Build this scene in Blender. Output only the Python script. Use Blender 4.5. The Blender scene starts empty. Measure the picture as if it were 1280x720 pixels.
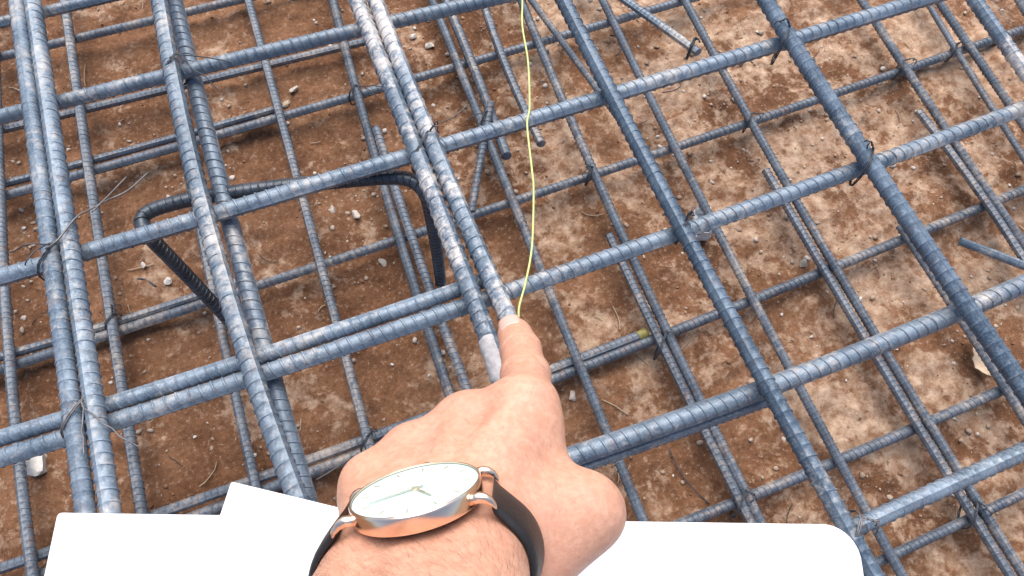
import bpy, math, random
import numpy as np
from mathutils import Vector, Matrix

random.seed(4)
rng = np.random.default_rng(11)
C = bpy.context.scene.collection
SC = bpy.context.scene

# ------------------------------------------------------------------ camera
H = 0.69                                  # lens height above the upper mat (m)
F = 849.4                                 # focal length in photo pixels (1280 wide)
R = np.array([[0.93747366, -0.31853619, 0.1402777],
              [-0.34765686, -0.87627999, 0.33356871],
              [0.01666883, -0.36148038, -0.9322307]])   # lens axes (right, down, forward) -> world
cam_d = bpy.data.cameras.new('camera')
cam_d.sensor_width = 36.0
cam_d.lens = F / 1280 * 36
cam_d.clip_start = 0.01
cam_d.clip_end = 500
cam = bpy.data.objects.new('camera', cam_d)
C.objects.link(cam)
M = Matrix(((R[0, 0], -R[0, 1], -R[0, 2], 0), (R[1, 0], -R[1, 1], -R[1, 2], 0),
            (R[2, 0], -R[2, 1], -R[2, 2], H), (0, 0, 0, 1)))
cam.matrix_world = M
SC.camera = cam

# ------------------------------------------------------------------ sky, sun, exposure
SUN_EL, SUN_AZ = 60.0, 75.0               # azimuth measured in the world's XY plane from +X
w = bpy.data.worlds.new('World')
SC.world = w
w.use_nodes = True
nt = w.node_tree
bg = nt.nodes['Background']
sky = nt.nodes.new('ShaderNodeTexSky')
sky.sky_type = 'NISHITA'
sky.sun_disc = False
sky.sun_elevation = math.radians(SUN_EL)
sky.sun_rotation = math.radians(90 - SUN_AZ)
sky.air_density = 1.0
sky.dust_density = 3.0
nt.links.new(sky.outputs[0], bg.inputs[0])
bg.inputs[1].default_value = 0.11
sun_d = bpy.data.lights.new('sun', 'SUN')
sun_d.energy = 2.2
sun_d.angle = math.radians(60)
sun_d.color = (1.0, 0.95, 0.88)
sun = bpy.data.objects.new('sun', sun_d)
C.objects.link(sun)
sd = Vector((math.cos(math.radians(SUN_EL)) * math.cos(math.radians(SUN_AZ)),
             math.cos(math.radians(SUN_EL)) * math.sin(math.radians(SUN_AZ)), math.sin(math.radians(SUN_EL))))
sun.rotation_euler = sd.to_track_quat('Z', 'Y').to_euler()
sun.location = (2, 2, 4)
vs = SC.view_settings
vs.view_transform = 'Standard'
vs.look = 'None'
vs.exposure = 1.0
vs.gamma = 1
vs.use_curve_mapping = False

# ------------------------------------------------------------------ helpers
def ray(u, v):
    return R @ np.array([(u - 640) / F, (v - 360) / F, 1.0])

def on_plane(u, v, z):                    # where a sight line meets the level z
    d = ray(u, v)
    t = (z - H) / d[2]
    return np.array([0, 0, H]) + d * t

def hand_pt(u, v, zmm):                   # a point of the hand's own frame (mm): right, down, forward
    return np.array([(u - 640) / F * zmm, (v - 360) / F * zmm, zmm])

def hw(p):                                # hand frame (mm) -> world (m)
    p = np.asarray(p, float) / 1000.0
    return p @ R.T + np.array([0, 0, H])

def mesh_obj(name, verts, faces, mat=None, parent=None, smooth=True):
    me = bpy.data.meshes.new(name)
    verts = np.asarray(verts, np.float32).reshape(-1, 3)
    if isinstance(faces, np.ndarray):
        n, k = faces.shape
        me.vertices.add(len(verts)); me.vertices.foreach_set('co', verts.ravel())
        me.loops.add(n * k); me.loops.foreach_set('vertex_index', faces.astype(np.int32).ravel())
        me.polygons.add(n); me.polygons.foreach_set('loop_start', np.arange(0, n * k, k, dtype=np.int32))
        me.update(calc_edges=True)
    else:
        me.from_pydata(verts.tolist(), [], faces)
        me.update()
    me.validate()
    if smooth:
        me.polygons.foreach_set('use_smooth', np.ones(len(me.polygons), bool))
    o = bpy.data.objects.new(name, me)
    C.objects.link(o)
    if mat: me.materials.append(mat)
    if parent: o.parent = parent
    return o

def tag(o, label, cat, group=None):
    o['label'] = label
    o['category'] = cat
    if group: o['group'] = group
    return o

def empty(name, label, cat, loc, group=None):
    o = bpy.data.objects.new(name, None)
    C.objects.link(o)
    o.location = loc
    o.empty_display_size = 0.02
    return tag(o, label, cat, group)

def adopt_sub(o, part):                   # a piece of a part whose vertices are in world space
    o.parent = part
    return o

def adopt(o, parent):                     # parent keeping world-space vertices
    o.parent = parent
    o.matrix_parent_inverse = Matrix.Translation(-Vector(parent.location))
    return o

def vnoise(x, y, seed=0):                 # smooth value noise on arrays
    xi = np.floor(x).astype(np.int64); yi = np.floor(y).astype(np.int64)
    fx = x - xi; fy = y - yi
    fx = fx * fx * (3 - 2 * fx); fy = fy * fy * (3 - 2 * fy)
    def h(a, b):
        n = (a * 374761393 + b * 668265263 + seed * 974711) & 0x7fffffff
        n = ((n ^ (n >> 13)) * 1274126177) & 0x7fffffff
        return ((n ^ (n >> 16)) & 0xffff) / 65535.0
    return (h(xi, yi) * (1 - fx) + h(xi + 1, yi) * fx) * (1 - fy) + (h(xi, yi + 1) * (1 - fx) + h(xi + 1, yi + 1) * fx) * fy

def soil_z(x, y):
    x = np.asarray(x, float); y = np.asarray(y, float)
    z = 0.020 * (vnoise(x * 2.3, y * 2.3, 1) - .5) + 0.016 * (vnoise(x * 7, y * 7, 2) - .5)
    z += 0.010 * (vnoise(x * 19, y * 19, 3) - .5) + 0.007 * (vnoise(x * 48, y * 48, 4) - .5) + 0.005 * (vnoise(x * 110, y * 110, 5) - .5)
    lump = vnoise(x * 30, y * 30, 8)
    z += 0.006 * np.clip(lump - .62, 0, 1) * 2.5
    return SOIL + z

# ---- node materials
class NT:
    def __init__(s, name):
        s.m = bpy.data.materials.new(name); s.m.use_nodes = True
        s.t = s.m.node_tree; s.b = s.t.nodes['Principled BSDF']
        s.co = s.t.nodes.new('ShaderNodeTexCoord')
        s.geo = s.t.nodes.new('ShaderNodeNewGeometry')
    def link(s, a, b): s.t.links.new(a, b)
    def noise(s, scale, detail=4, rough=.55, vec=None, dist=0):
        n = s.t.nodes.new('ShaderNodeTexNoise'); n.inputs['Scale'].default_value = scale
        n.inputs['Detail'].default_value = detail; n.inputs['Roughness'].default_value = rough
        n.inputs['Distortion'].default_value = dist
        s.link(vec or s.geo.outputs['Position'], n.inputs['Vector']); return n.outputs['Fac']
    def ramp(s, fac, stops):
        r = s.t.nodes.new('ShaderNodeValToRGB'); e = r.color_ramp.elements
        while len(e) < len(stops): e.new(.5)
        for k, (p, c) in zip(e, stops):
            k.position = p; k.color = (c, c, c, 1) if isinstance(c, (int, float)) else (*c, 1)
        s.link(fac, r.inputs['Fac']); return r.outputs['Color']
    def mix(s, fac, a, b, mode='MIX'):
        n = s.t.nodes.new('ShaderNodeMix'); n.data_type = 'RGBA'; n.blend_type = mode
        for sock, val in ((n.inputs[0], fac), (n.inputs[6], a), (n.inputs[7], b)):
            if isinstance(val, (int, float)): sock.default_value = val
            elif isinstance(val, tuple): sock.default_value = (*val, 1)
            else: s.link(val, sock)
        return n.outputs[2]
    def math(s, op, a, b=0.0):
        n = s.t.nodes.new('ShaderNodeMath'); n.operation = op
        for sock, val in ((n.inputs[0], a), (n.inputs[1], b)):
            if isinstance(val, (int, float)): sock.default_value = val
            else: s.link(val, sock)
        return n.outputs[0]
    def bump(s, h, strength, dist):
        n = s.t.nodes.new('ShaderNodeBump'); n.inputs['Strength'].default_value = strength
        n.inputs['Distance'].default_value = dist; s.link(h, n.inputs['Height'])
        s.link(n.outputs[0], s.b.inputs['Normal']); return n
    def set(s, **k):
        for a, v in k.items():
            i = s.b.inputs[a.replace('_', ' ')]
            if hasattr(v, 'is_linked'): s.link(v, i)
            elif isinstance(v, tuple): i.default_value = (*v, 1)
            else: i.default_value = v
        return s.m

def steel(name, base, light, dust, dust_lo, dust_hi, rust=.0, rough=.42, metal=.35):
    n = NT(name)
    oi = n.t.nodes.new('ShaderNodeObjectInfo')
    f = n.noise(26, 5, .6)
    c = n.mix(n.ramp(f, [(.35, 0), (.68, 1)]), base, light)
    fine = n.noise(420, 3, .6)
    c = n.mix(n.ramp(fine, [(.45, 0), (.75, .35)]), c, tuple(min(1, x * 2.1) for x in light))
    c = n.mix(n.math('MULTIPLY', oi.outputs['Random'], .35), c, tuple(x * .6 for x in base))
    if rust:
        rf = n.ramp(n.noise(60, 5, .7), [(.55, 0), (.72, rust)])
        c = n.mix(rf, c, (.17, .085, .05))
    df = n.ramp(n.math('ADD', n.math('MULTIPLY', n.noise(9, 3, .6), .6), n.math('MULTIPLY', n.noise(95, 5, .7), .5)),
                [(dust_lo, 0), (dust_hi, 1)])
    c = n.mix(df, c, dust)
    rr = n.mix(df, rough, .85) if False else n.math('ADD', n.math('MULTIPLY', f, .25), rough - .1)
    n.bump(n.math('ADD', n.noise(300, 4, .6), n.math('MULTIPLY', df, .6)), .25, .0012)
    met = n.math('MULTIPLY', n.math('SUBTRACT', 1.0, df), metal)
    return n.set(Base_Color=c, Roughness=rr, Metallic=met)

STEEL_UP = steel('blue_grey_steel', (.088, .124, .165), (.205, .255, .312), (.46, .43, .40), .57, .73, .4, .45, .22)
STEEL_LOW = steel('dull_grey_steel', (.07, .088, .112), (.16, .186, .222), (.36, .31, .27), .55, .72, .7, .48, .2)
STEEL_MORTAR = steel('mortar_splashed_steel', (.075, .108, .146), (.19, .238, .294), (.50, .465, .44), .52, .62, .2, .45, .22)
STEEL_DARK = steel('dark_blue_steel', (.052, .082, .120), (.148, .198, .256), (.46, .44, .42), .60, .76, .3, .42, .28)
STEEL_BLACK = steel('black_steel', (.038, .048, .062), (.10, .122, .15), (.2, .19, .18), .8, .95, .2, .36, .4)

def simple(name, col, rough=.6, metal=0.0, var=.25, scale=80, bump=0.0):
    n = NT(name)
    c = n.mix(n.ramp(n.noise(scale, 4, .6), [(.3, 0), (.7, 1)]), tuple(x * (1 - var) for x in col), tuple(min(1, x * (1 + var)) for x in col))
    if bump: n.bump(n.noise(scale * 4, 4, .6), .5, bump)
    return n.set(Base_Color=c, Roughness=rough, Metallic=metal)

WIRE = simple('black_annealed_wire', (.06, .065, .075), .5, .5)
WIRE_GREY = simple('grey_wire', (.16, .15, .15), .5, .4)
YELLOW_PAINT = simple('yellow_paint_mark', (.21, .185, .05), .6, 0, .3, 200)
MORTAR = simple('dried_mortar', (.38, .36, .36), .9, 0, .2, 150, .001)

# ------------------------------------------------------------------ ground
SOIL = -0.328
def soil_material():
    n = NT('red_brown_soil')
    P = n.geo.outputs['Position']
    big = n.noise(3.2, 5, .6, P, .4)
    mid = n.noise(21, 6, .65, P)
    fine = n.noise(150, 5, .7, P)
    c = n.ramp(n.math('ADD', n.math('MULTIPLY', big, .5), n.math('MULTIPLY', mid, .5)),
               [(.30, (.095, .041, .0205)), (.44, (.155, .072, .036)), (.58, (.22, .110, .058)), (.76, (.31, .178, .104))])
    c = n.mix(n.ramp(fine, [(.35, .75), (.5, 0)]), c, n.mix(1.0, c, (.55, .5, .48), 'MULTIPLY'))
    c = n.mix(n.ramp(fine, [(.57, 0), (.65, .5)]), c, (.42, .30, .22))
    # dried cement slurry: spilled mostly over the far right of the bed
    sx = n.t.nodes.new('ShaderNodeSeparateXYZ'); n.link(P, sx.inputs[0])
    side = n.t.nodes.new('ShaderNodeMapRange'); side.interpolation_type = 'SMOOTHSTEP'
    n.link(n.math('ADD', sx.outputs[0], n.math('MULTIPLY', sx.outputs[1], .25)), side.inputs[0])
    side.inputs[1].default_value = .05; side.inputs[2].default_value = .75
    pale = n.math('ADD', n.math('MULTIPLY', n.noise(6.5, 5, .62, P, .8), .62), n.math('MULTIPLY', n.noise(46, 5, .7, P), .45))
    pale = n.math('ADD', pale, n.math('MULTIPLY', side.outputs[0], .10))
    pf = n.ramp(pale, [(.575, 0), (.625, .6), (.70, .95)])
    c = n.mix(pf, c, n.mix(n.ramp(n.noise(58, 7, .72, P), [(.38, 0), (.62, 1)]), (.27, .155, .092), (.54, .395, .285)))
    n.bump(n.math('ADD', n.math('ADD', mid, n.math('MULTIPLY', fine, .45)), n.math('MULTIPLY', n.noise(700, 3, .6, P), .12)), .7, .007)
    return n.set(Base_Color=c, Roughness=.92, Specular_IOR_Level=.2)
MSOIL = soil_material()
far = np.array([.03, .08, .2, .5, 1.2, 3, 8, 20, 50])
gx = np.concatenate([-1.0 - far[::-1], np.arange(-1.0, 1.75, .006), 1.75 + far])
gy = np.concatenate([-.65 - far[::-1], np.arange(-.65, 1.7, .006), 1.7 + far])
GX, GY = np.meshgrid(gx, gy)
nx, ny = len(gx), len(gy)
idx = np.arange(nx * ny).reshape(ny, nx)
q = np.stack([idx[:-1, :-1], idx[:-1, 1:], idx[1:, 1:], idx[1:, :-1]], -1).reshape(-1, 4)
soil = mesh_obj('ground', np.stack([GX, GY, soil_z(GX, GY)], -1), q, MSOIL)
soil['kind'] = 'structure'

# pebbles, crumbs of soil and mortar grit: nobody could count them
t = (1 + 5 ** .5) / 2
ICO_V = np.array([(-1, t, 0), (1, t, 0), (-1, -t, 0), (1, -t, 0), (0, -1, t), (0, 1, t), (0, -1, -t), (0, 1, -t), (t, 0, -1), (t, 0, 1), (-t, 0, -1), (-t, 0, 1)], float)
ICO_V /= np.linalg.norm(ICO_V[0])
ICO_F = np.array([(0, 11, 5), (0, 5, 1), (0, 1, 7), (0, 7, 10), (0, 10, 11), (1, 5, 9), (5, 11, 4), (11, 10, 2), (10, 7, 6), (7, 1, 8), (3, 9, 4), (3, 4, 2), (3, 2, 6), (3, 6, 8), (3, 8, 9), (4, 9, 5), (2, 4, 11), (6, 2, 10), (8, 6, 7), (9, 8, 1)])
def pebbles(name, n, smin, smax, mat, pw=3.0, cluster=None):
    xs = rng.uniform(-.95, 1.7, n); ys = rng.uniform(-.6, 1.65, n)
    if cluster is not None:
        keep = vnoise(xs * 5, ys * 5, 77) + .6 * vnoise(xs * 17, ys * 17, 78) > cluster
        xs, ys = xs[keep], ys[keep]; n = len(xs)
    s = smin + (smax - smin) * rng.random(n) ** pw
    v = ICO_V[None] * (1 + .35 * rng.uniform(-1, 1, (n, 12, 1))) * rng.uniform(.55, 1.25, (n, 1, 3))
    a = rng.uniform(0, 6.28, n); ca, sa = np.cos(a)[:, None], np.sin(a)[:, None]
    vx = v[..., 0] * ca - v[..., 1] * sa; vy = v[..., 0] * sa + v[..., 1] * ca
    v = np.stack([vx, vy, v[..., 2] * .7], -1) * s[:, None, None]
    v += np.stack([xs, ys, soil_z(xs, ys) + s * .25], -1)[:, None]
    f = (ICO_F[None] + 12 * np.arange(n)[:, None, None]).reshape(-1, 3)
    o = mesh_obj(name, v, f, mat, smooth=False)
    o['kind'] = 'stuff'
    return o
def grit_material(name, stops):
    n = NT(name)
    r = n.ramp(n.geo.outputs['Random Per Island'], stops)
    c = n.mix(n.ramp(n.noise(260, 4, .6), [(.3, .5), (.7, 0)]), r, n.mix(1.0, r, (.6, .55, .5), 'MULTIPLY'))
    n.bump(n.noise(500, 4, .6), .4, .001)
    return n.set(Base_Color=c, Roughness=.9, Specular_IOR_Level=.2)
pebbles('pebbles', 5000, .0010, .0038, grit_material('soil_grit', [(0, (.20, .10, .055)), (.5, (.27, .155, .095)), (.8, (.36, .25, .17)), (1, (.52, .44, .36))]), 4.0)
pebbles('mortar_crumbs', 12000, .0008, .0058, grit_material('mortar_grit', [(0, (.34, .24, .17)), (.6, (.48, .39, .31)), (1, (.68, .63, .57))]), 4.0, .74)

# thin straw and root fibres scattered over the soil
def fibres(name, n, mat, r):
    V, Fc = [], []
    for k in range(n):
        x, y = rng.uniform(-.8, 1.5), rng.uniform(-.4, 1.5)
        a = rng.uniform(0, 6.28); L = rng.uniform(.012, .05); bend = rng.uniform(-1.2, 1.2)
        pts = []
        for s in np.linspace(0, 1, 5):
            pts.append((x, y)); x += math.cos(a + bend * s) * L / 4; y += math.sin(a + bend * s) * L / 4
        base = len(V)
        for i, (px, py) in enumerate(pts):
            z = float(soil_z(px, py)) + .003
            aa = a + bend * i / 4
            for j in range(3):
                th = j * 2.094
                V.append((px - math.sin(aa) * math.cos(th) * r, py + math.cos(aa) * math.cos(th) * r, z + math.sin(th) * r))
        for i in range(4):
            for j in range(3):
                Fc.append((base + i * 3 + j, base + i * 3 + (j + 1) % 3, base + i * 3 + 3 + (j + 1) % 3, base + i * 3 + 3 + j))
    o = mesh_obj(name, V, Fc, mat)
    o['kind'] = 'stuff'
fibres('straw_bits', 60, simple('dry_straw', (.46, .35, .24), .8), .0009)
fibres('root_fibres', 35, simple('dark_fibre', (.07, .05, .04), .8), .0007)

# ------------------------------------------------------------------ tubes and ribbed bars
def dense_path(pts, step=.004):
    pts = np.asarray(pts, float)
    d = np.r_[0, np.cumsum(np.linalg.norm(np.diff(pts, axis=0), axis=1))]
    n = max(8, int(d[-1] / step))
    s = np.linspace(0, d[-1], n)
    return s, np.stack([np.interp(s, d, pts[:, i]) for i in range(3)], -1)

def frames(p, roll=0.0, up=(0, 0, 1)):
    T = np.gradient(p, axis=0); T /= np.linalg.norm(T, axis=1)[:, None]
    n0 = np.array(up, float)
    if abs(T[0] @ n0) > .95: n0 = np.array([1., 0, 0])
    N = np.zeros_like(p)
    n = n0 - T[0] * (T[0] @ n0); n /= np.linalg.norm(n)
    b = np.cross(T[0], n); n = n * math.cos(roll) + b * math.sin(roll)
    for i in range(len(p)):
        n = n - T[i] * (T[i] @ n); n /= np.linalg.norm(n); N[i] = n
    return T, N, np.cross(T, N)

TH = np.array([0, .18, .5, .9, 1.35, 1.79, 2.24, 2.64, 2.96])
NS = 18
TH = np.r_[TH, TH + math.pi]
def rebar_mesh(name, pts, d, mat, roll, parent=None, pitch=.62, hgt=.060, tilt=.12):
    s, p = dense_path(pts)
    T, N, B = frames(p, roll)
    L = s[-1]; pitch *= d
    k = int(L / pitch)
    base = np.arange(k)[:, None] * pitch + np.array([.0, .07, .19, .27]) * pitch
    isr = np.tile([0., 1., 1., 0.], k)
    rs = base.ravel()
    cres = np.abs(np.sin(TH)) ** .55
    lon = np.zeros(NS); lon[[0, 9]] = 1
    r0 = d * .475
    rad = r0 + hgt * d * (cres[None] * isr[:, None] + lon[None] * .95)
    rad *= 1 + .010 * rng.standard_normal((len(rs), 1))
    S = np.clip(rs[:, None] + tilt * d * np.cos(TH)[None], 0, L)
    ii = lambda A: np.stack([np.interp(S, s, A[:, i]) for i in range(3)], -1)
    ct, st = np.cos(TH)[None, :, None], np.sin(TH)[None, :, None]
    # ribs sit on both flanks, the two lengthwise ribs at 0 and 180 degrees
    V = ii(p) + (ii(N) * ct + ii(B) * st) * rad[..., None]
    m = len(rs)
    idx = np.arange(m * NS).reshape(m, NS)
    f = np.stack([idx[:-1], np.roll(idx[:-1], -1, 1), np.roll(idx[1:], -1, 1), idx[1:]], -1).reshape(-1, 4)
    V = V.reshape(-1, 3)
    V = np.vstack([V, V[:NS].mean(0), V[-NS:].mean(0)])
    a, b = m * NS, m * NS + 1
    cap = [(a, idx[0, (j + 1) % NS], idx[0, j], a) for j in range(NS)] + [(b, idx[-1, j], idx[-1, (j + 1) % NS], b) for j in range(NS)]
    me_faces = [tuple(x) for x in f.tolist()] + [c[:3] for c in cap]
    o = mesh_obj(name, V, me_faces, mat, parent)
    o.data.set_sharp_from_angle(angle=math.radians(36))
    return o

def tube(name, pts, r, mat, parent=None, seg=8, step=.003, r1=None):
    s, p = dense_path(pts, step)
    T, N, B = frames(p)
    th = np.linspace(0, 2 * math.pi, seg, endpoint=False)
    rr = np.linspace(r, r1 if r1 is not None else r, len(p))[:, None, None]
    V = p[:, None] + (N[:, None] * np.cos(th)[None, :, None] + B[:, None] * np.sin(th)[None, :, None]) * rr
    m = len(p); idx = np.arange(m * seg).reshape(m, seg)
    f = np.stack([idx[:-1], np.roll(idx[:-1], -1, 1), np.roll(idx[1:], -1, 1), idx[1:]], -1).reshape(-1, 4)
    faces = [tuple(x) for x in f.tolist()] + [tuple(idx[0][::-1].tolist()), tuple(idx[-1].tolist())]
    return mesh_obj(name, V.reshape(-1, 3), faces, mat, parent)

def smooth_curve(pts, n=12):              # Catmull-Rom
    P = np.asarray(pts, float); P = np.vstack([2 * P[0] - P[1], P, 2 * P[-1] - P[-2]])
    out = []
    for i in range(1, len(P) - 2):
        for t in np.linspace(0, 1, n, endpoint=False):
            a, b, c, d = P[i - 1:i + 3]
            out.append(.5 * (2 * b + (c - a) * t + (2 * a - 5 * b + 4 * c - d) * t * t + (-a + 3 * b - 3 * c + d) * t ** 3))
    out.append(P[-2])
    return np.array(out)

def bar_path(px, z, e0, e1):              # seen points -> a nearly straight bar in its own level
    P = np.array([on_plane(u, v, z) for u, v in px])
    c = P.mean(0); U, S, Vt = np.linalg.svd(P - c); ax = Vt[0]
    if (P[-1] - P[0]) @ ax < 0: ax = -ax
    sd_ = np.cross([0, 0, 1], ax)
    t = (P - c) @ ax; o = (P - c) @ sd_
    deg = 2 if len(P) > 4 else 1
    k = np.polyfit(t, o, deg)
    tt = np.linspace(t[0], t[-1], 40)
    Q = c + tt[:, None] * ax + np.polyval(k, tt)[:, None] * sd_
    if e0: Q = np.vstack([Q[0] + (Q[0] - Q[3]) / np.linalg.norm(Q[0] - Q[3]) * e0, Q])
    if e1: Q = np.vstack([Q, Q[-1] + (Q[-1] - Q[-4]) / np.linalg.norm(Q[-1] - Q[-4]) * e1])
    Q[:, 2] = z
    return Q

G_TB = 'uppermost lengthwise bars of the upper mat'
G_TA = 'crosswise bars of the upper mat'
G_LA = 'crosswise bars of the lower mat'
G_LB = 'lengthwise bars of the lower mat'
G_LO = 'loose offcut bars'
ZTB, ZTA, ZU, ZLB, ZLA = .0105, -.0115, -.032, -.283, -.299
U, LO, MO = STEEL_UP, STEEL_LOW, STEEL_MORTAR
h_ = math.pi / 2
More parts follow.
